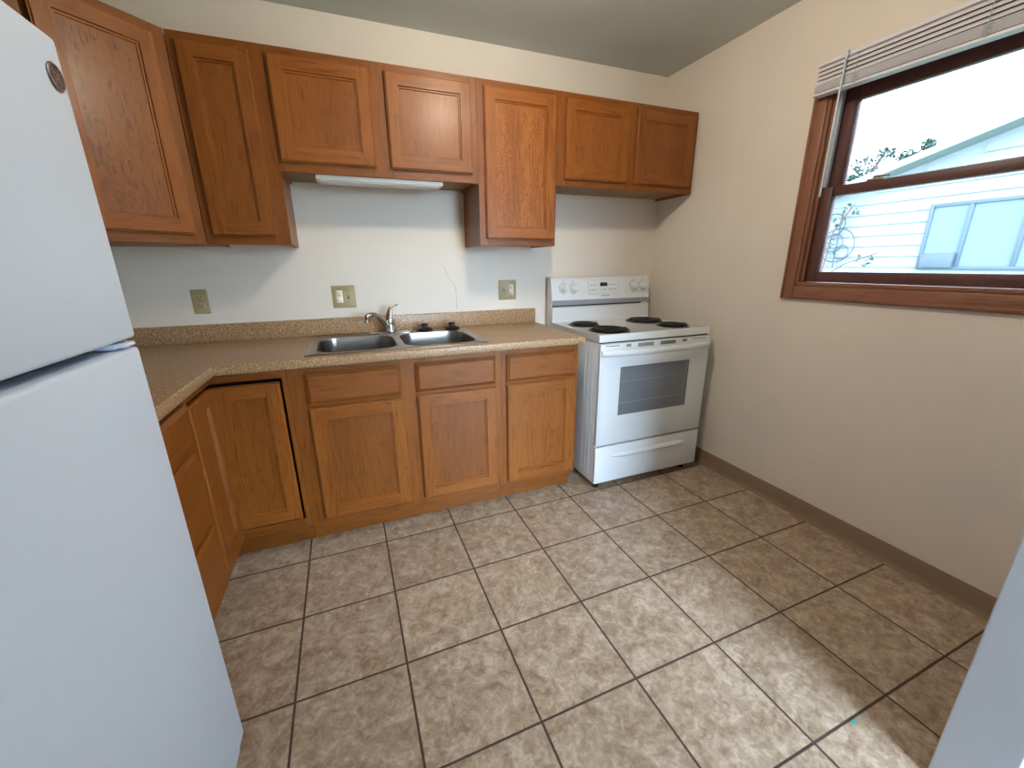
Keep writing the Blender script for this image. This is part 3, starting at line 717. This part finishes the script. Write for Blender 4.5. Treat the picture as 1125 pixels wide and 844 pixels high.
b = MB(); b.box(-.030, .028, -.0030, -.0015, .004, .028, m_lcd, .0004); b.build('clock_display', cpn)
for bx, bz in ((-.095, .012), (-.070, .012), (-.095, -.020), (-.070, -.020), (.045, .014), (.068, .014), (.092, .014), (.045, -.018), (.068, -.018), (.092, -.018), (-.014, -.018), (.010, -.018)):
    b = MB(); b.box(bx-.006, bx+.006, -.0026, -.0014, bz-.0025, bz+.0025, m_print, .0004); b.build('touch_button', cpn)
text_obj('brand_lettering', 'FRIGIDAIRE', .0125, m_print, bgd, (WS/2+.024, face_pt(0, 1.084)[1]-.0008, 1.084), (PI/2-tl, 0, 0))
for kx in (-.767, -.692, -.218, -.142):
    pz = face_pt(kx, 1.103); text_obj('dial_marking', 'OFF', .009, m_print, bgd, (pz[0], face_pt(0, 1.182)[1]-.0008, 1.182), (PI/2-tl, 0, 0)); text_obj('dial_marking', 'LO  HI', .008, m_print, bgd, (pz[0], pz[1]-.0008, pz[2]), (PI/2-tl, 0, 0))
# burners
for bx, by, R_ in ((-.716, -.279, .092), (-.700, -.528, .115), (-.262, -.285, .115), (-.245, -.530, .092)):
    b = MB(); b.lathe((0, 0, 0), [(R_+.003, 0), (R_+.004, .003), (R_, .0045), (R_-.006, .002), (R_-.02, .0008)], m_black, 40)
    pan = b.build('drip_pan', rg); pan.location = (bx-XS0, by+.660, .9227)
    b = MB(); pts = []; turns = 5 if R_ > .1 else 4; N = 36*turns
    for q in range(N+1):
        a = 2*PI*turns*q/N; r = .016+(R_-.028)*q/N; pts.append((r*math.cos(a), r*math.sin(a), .0105))
    b.tube(pts, .0062, m_coil, 8); co = b.build('heating_coil', pan)
    b = MB(); b.lathe((0, 0, .005), [(.013, 0), (.013, .009), (.008, .011)], m_coil, 16)
    for a in range(3):
        A_ = a*2*PI/3+.5; b.tube([(0, 0, .0045), ((R_-.008)*math.cos(A_), (R_-.008)*math.sin(A_), .0045)], .0018, m_coil, 6)
    b.build('coil_support', pan)
# oven door
b = MB(); FYr = -.660; dy0 = -.0255
b.box(.001, WS-.001, dy0, -.001, .288, .876, m_white, .005); od = b.build('oven_door', rg)
b = MB(); b.box(.012, WS-.012, dy0-.003, dy0, .292, .806, m_white, .002); b.build('door_skin', od)
b = MB(); b.box(.132, .615, dy0-.0045, dy0-.0025, .463, .745, m_glass_oven, .001); wn_ = b.build('oven_window', od)
b = MB()
for z in (.536, .660): b.box(.136, .590, dy0-.0054, dy0-.0044, z, z+.0022, plain('rack_line_%d' % int(z*1000), srgb(134, 140, 148), .4))
b.box(.588, .592, dy0-.0054, dy0-.0044, .465, .743, plain('rack_edge', srgb(146, 150, 158), .4)); b.build('rack_lines', wn_, 0)
# bowed handle
b = MB(); rows = []
for q in range(17):
    f_ = q/16; x = .012+(WS-.030)*f_; bow = math.sin(PI*f_)**.55*.030 if 0 < f_ < 1 else 0
    yc = dy0-.008-bow; e = .7+.4*min(1, min(f_, 1-f_)*14)
    rows.append([(x, yc+.010*math.cos(a), 0.829+.0165*e*math.sin(a)) for a in [2*PI*k/14 for k in range(14)]])
b.rings(rows, m_white); b.box(.004, .028, dy0-.012, dy0+.002, .812, .846, m_white, .005); b.box(WS-.032, WS-.008, dy0-.012, dy0+.002, .812, .846, m_white, .005)
b.build('handle', od)
b = MB(); b.box(.0, WS, dy0-.005, dy0+.001, .803, .812, m_white, .002); b.build('door_rim', od)
b = MB()
for x0, x1, n_ in ((.030, .118, 1), (.161, .193, 3), (.240, .347, 4), (.392, .500, 4), (.548, .583, 3), (.622, .720, 1)):
    for k in range(n_):
        z = (.867 if n_ == 1 else .868-.0052*k); b.box(x0, x1, dy0-.0008, dy0+.001, z-.0016, z+.0016, m_slot)
b.build('vent_slots', od, 0)
b = MB(); b.box(.001, WS-.001, dy0, -.001, .047, .278, m_white, .006); dw = b.build('storage_drawer', rg)
b = MB(); rows = []
for q in range(13):
    f_ = q/12; x = .098+.570*f_; e = min(1, min(f_, 1-f_)*7+.12)
    rows.append([(x, dy0+.004-.022*e*max(0, math.cos(a))-.001, .213+.0175*e*math.sin(a)) for a in [2*PI*k/12 for k in range(12)]])
b.rings(rows, m_white); b.build('drawer_pull', dw)

# ---------------------------------------------------------------- refrigerator
FX = -2.457; FY0, FY1 = -2.215, -1.474; 
fr = thing('refrigerator', 'tall white top-freezer refrigerator filling the left edge', 'refrigerator', (FX, FY0, 0))
def fdoor(name, z0, z1):
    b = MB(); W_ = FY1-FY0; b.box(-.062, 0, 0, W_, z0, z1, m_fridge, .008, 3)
    return b.build(name, fr)
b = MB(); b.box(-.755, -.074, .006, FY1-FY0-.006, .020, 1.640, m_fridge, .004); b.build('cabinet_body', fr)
b = MB(); b.box(-.0745, -.061, .012, FY1-FY0-.012, .10, 1.63, m_gasket); b.build('gasket', fr, 0)
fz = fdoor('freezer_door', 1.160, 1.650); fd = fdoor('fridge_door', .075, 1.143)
W_ = FY1-FY0
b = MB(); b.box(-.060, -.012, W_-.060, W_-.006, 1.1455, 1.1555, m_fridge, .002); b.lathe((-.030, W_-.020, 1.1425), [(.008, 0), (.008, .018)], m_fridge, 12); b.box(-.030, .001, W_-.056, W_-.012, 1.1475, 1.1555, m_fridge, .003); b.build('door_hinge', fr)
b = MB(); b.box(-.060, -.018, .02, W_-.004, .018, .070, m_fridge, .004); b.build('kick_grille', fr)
for yy in (.08, W_-.08):
    b = MB(); b.lathe((-.10, yy, 0), [(.02, 0), (.02, .02)], m_black, 14); b.build('foot', fr)
    b = MB(); b.lathe((-.66, yy, 0), [(.02, 0), (.02, .02)], m_black, 14); b.build('foot', fr)
b = MB(); b.lathe((0, -1.508-FY0, 1.585), [(.0205, -.001), (.0205, .0018), (.0185, .0028), (.017, .002)], m_badge, 40, 'x'); bdg = b.build('badge', fr)
b = MB(); b.lathe((0.0012, -1.508-FY0, 1.585), [(.0188, 0), (.0188, .0022), (.0178, .0022), (.0178, 0)], m_badge_l, 40, 'x', False, False); b.build('badge_ring', bdg)
b = MB(); by_ = -1.508-FY0
for k in range(4):     # curled corners round the monogram
    a = PI/4+k*PI/2; cy_, cz_ = by_+.0135*math.cos(a), 1.585+.0135*math.sin(a)
    b.tube([(.0022, cy_+.0028*math.cos(a+1.2+4.2*q/10), cz_+.0028*math.sin(a+1.2+4.2*q/10)) for q in range(11)], .0005, m_badge_l, 5)
b.build('badge_scrolls', bdg)
text_obj('badge_monogram', 'GE', .017, m_badge_l, bdg, (.0024, by_, 1.585), (PI/2, 0, PI/2), .0002)

# ---------------------------------------------------------------- ceiling light fixture (just above the picture)
t = thing('ceiling_light', 'round flush ceiling lamp glowing warm above the middle of the kitchen', 'ceiling light', (LAMP[0], LAMP[1], ZC))
b = MB(); b.lathe((0, 0, 0), [(.15, 0), (.155, -.02), (.14, -.035)], m_lightw, 40); b.build('ceiling_pan', t)
b = MB(); b.lathe((0, 0, -.035), [(.135, 0), (.132, -.03), (.11, -.058), (.07, -.073), (.0, -.078)][:-1], m_globe, 40); b.build('glass_shade', t)

# ---------------------------------------------------------------- outside
struct(MB().box(.5, 40, -30, 40, -.55, -.5, m_grass).build('ground_lawn', smooth=0))
struct(MB().box(-20, .5, -30, YN-.5, -.55, -.02, plain('patio_concrete', srgb(170, 168, 160), .8, noise=.1)).build('ground_patio', smooth=0))
hs = thing('neighbour_house', 'white-sided house with gable roof seen through the window', 'house', (5.0, 2.35, -.5))
b = MB(); HXo = 5.0; Y0h, Y1h = 2.35, -8.6; pk = (Y0h+Y1h)/2; SL = .279; ze = 2.10
def ztop(y): return ze+SL*min(Y0h-y, y-Y1h)
# clapboards clipped under the rake
z = -.5
while z < 3.7:
    z1_ = z+.1425
    ya = Y0h if z1_ < ze else Y0h-(z1_-ze)/SL; yb_ = Y1h if z1_ < ze else Y1h+(z1_-ze)/SL
    if ya-yb_ < .1: break
    b.quad([(-.022, ya-2.35, z+.5), (-.022, yb_-2.35, z+.5), (0, yb_-2.35, z1_+.5), (0, ya-2.35, z1_+.5)], m_siding)
    b.quad([(0.0, ya-2.35, z+.5), (0.0, yb_-2.35, z+.5), (-.022, yb_-2.35, z+.5), (-.022, ya-2.35, z+.5)], m_siding)
    z = z1_
b.prism([(0, 0), (0, 2.6), (pk-Y0h, 2.6+SL*(Y0h-pk)), (Y1h-Y0h, 2.6), (Y1h-Y0h, 0)], 'x', .003, 6.0, m_siding)
b.build('siding_wall', hs, 0)
b = MB(); 
for sgn in (1, -1):
    e0 = (.35 if sgn > 0 else Y1h-Y0h-.35); ez = ze+.5-SL*.35; pk_l = (pk-Y0h, 2.6+SL*(Y0h-pk))
    b.prism([(e0, ez), (e0, ez+.085), (pk_l[0], pk_l[1]+.085), (pk_l[0], pk_l[1])], 'x', -.28, 6.2, m_roof)
b.build('roof', hs, 0)
def hwin(y0, y1, z0, z1, mull, extra=None):
    b = MB(); X_ = -.045
    a0, a1 = y0-2.35, y1-2.35
    for p, q_, c0, c1 in ((a0, a0+.04, z0, z1), (a1-.04, a1, z0, z1), (a0+.04, a1-.04, z0, z0+.04), (a0+.04, a1-.04, z1-.04, z1)): b.box(X_, .0, p, q_, c0+.5, c1+.5, m_housetrim, .004)
    for m_ in mull: b.box(X_, .0, m_-2.35-.02, m_-2.35+.02, z0+.54, z1+.46, m_housetrim, .004)
    o = b.build('house_window', hs)
    b = MB(); b.box(-.022, -.016, a0+.02, a1-.02, z0+.52, z1+.48, m_houseglass); b.build('pane', o, 0)
    return o
hw_ = hwin(-.42, .79, 1.18, 1.975, (.40, -.08))
b = MB(); b.box(-.10, -.02, .42-2.35, .735-2.35, 1.70, 1.875, m_housetrim, .01); b.build('window_fan_box', hw_)
# climbing plant and wire wheel on the house wall
t = thing('wire_trellis', 'round scrolled wire trellis hanging on the white house wall', 'trellis', (4.93, 1.80, 1.20))
b = MB()
for r_, cy_, cz_ in ((.24, 0, .32), (.13, .05, .36), (.10, -.08, .22), (.16, .10, .62)):
    b.tube([(0, cy_+r_*math.cos(2*PI*k/28), cz_+r_*math.sin(2*PI*k/28)) for k in range(28)], .008, m_wire, 6, True)
b.tube([(0, 0, 0), (0, 0, .8)], .010, m_wire, 6); b.build('wire_frame', t)
def foliage(b, c_, rad, n, size, m):
    for _ in range(n):
        while True:
            p = Vector((random.uniform(-1, 1), random.uniform(-1, 1), random.uniform(-1, 1)))
            if p.length < 1: break
        p = Vector(c_)+Vector((p.x*rad[0], p.y*rad[1], p.z*rad[2])); d1 = Vector((random.gauss(0, 1), random.gauss(0, 1), random.gauss(0, 1))).normalized(); d2 = d1.cross(Vector((random.gauss(0, 1), random.gauss(0, 1), random.gauss(0, 1)))).normalized()
        s_ = size*random.uniform(.6, 1.3)
        b.quad([p-d1*s_, p-d2*s_*.45, p+d1*s_, p+d2*s_*.45], m)
t = thing('climbing_vine', 'sparse leafy vine climbing the left part of the house wall', 'vine', (4.86, 1.95, -.5))
b = MB(); b.tube([(0, 0, 0), (.02, .05, .8), (0, -.05, 1.6), (0, -.1, 2.2), (0, -.3, 2.55)], .012, m_bark, 6); b.tube([(0, 0, 1.5), (0, -.35, 1.75), (0, -.75, 1.9)], .008, m_bark, 6); b.build('stem', t)
b = MB()
for p in ((0, .02, 1.75), (0, -.04, 2.05), (0, -.12, 2.35), (0, -.30, 2.5), (0, -.62, 1.80), (0, .0, 1.9)): foliage(b, p, (.05, .14, .10), 14, .035, m_leaf)
b.build('leaves', t, 0)
t = thing('leafy_tree', 'green treetop rising behind the roof of the white house', 'tree', (14.0, 6.9, -.5))
b = MB(); b.tube([(0, 0, 0), (.05, .02, 2.2), (0, .1, 4.0), (.1, -.3, 5.0)], [.16, .13, .09, .03], m_bark, 8)
b.tube([(0, .05, 3.4), (0, -.8, 4.6), (0, -1.5, 5.0)], [.06, .04, .02], m_bark, 6); b.build('trunk', t)
b = MB()
for c_, r_ in (((0, .1, 4.8), .36), ((0, -.45, 5.0), .30), ((.1, .25, 4.45), .30), ((0, -1.0, 4.8), .26), ((0, -1.45, 5.02), .2), ((0, -.2, 4.4), .4), ((.1, .6, 4.4), .3)): foliage(b, c_, (r_, r_, r_*.7), 130, .07, m_leaf)
b.build('crown', t, 0)

# small teal scrap lying on the tiles
b = MB(); z_ = .0012
for k, (u, v, l_) in enumerate(((0, 0, .011), (.007, .004, .008), (-.006, .003, .007))):
    b.rings([[(u+l_*math.cos(a+k), v+l_*.35*math.sin(a+k), h+.0004*k) for a in (0, 1.2, 2.2, 3.3, 4.4, 5.3)] for h in (0.0, z_)], plain('teal_scrap', srgb(70, 150, 140), .6) if k == 0 else b.mats[0])
o = b.build('paper_scrap'); o.location = (-.826, -2.045, .0004); tag(o, 'tiny teal scrap on a grout line of the floor, near the lower right corner', 'scrap')
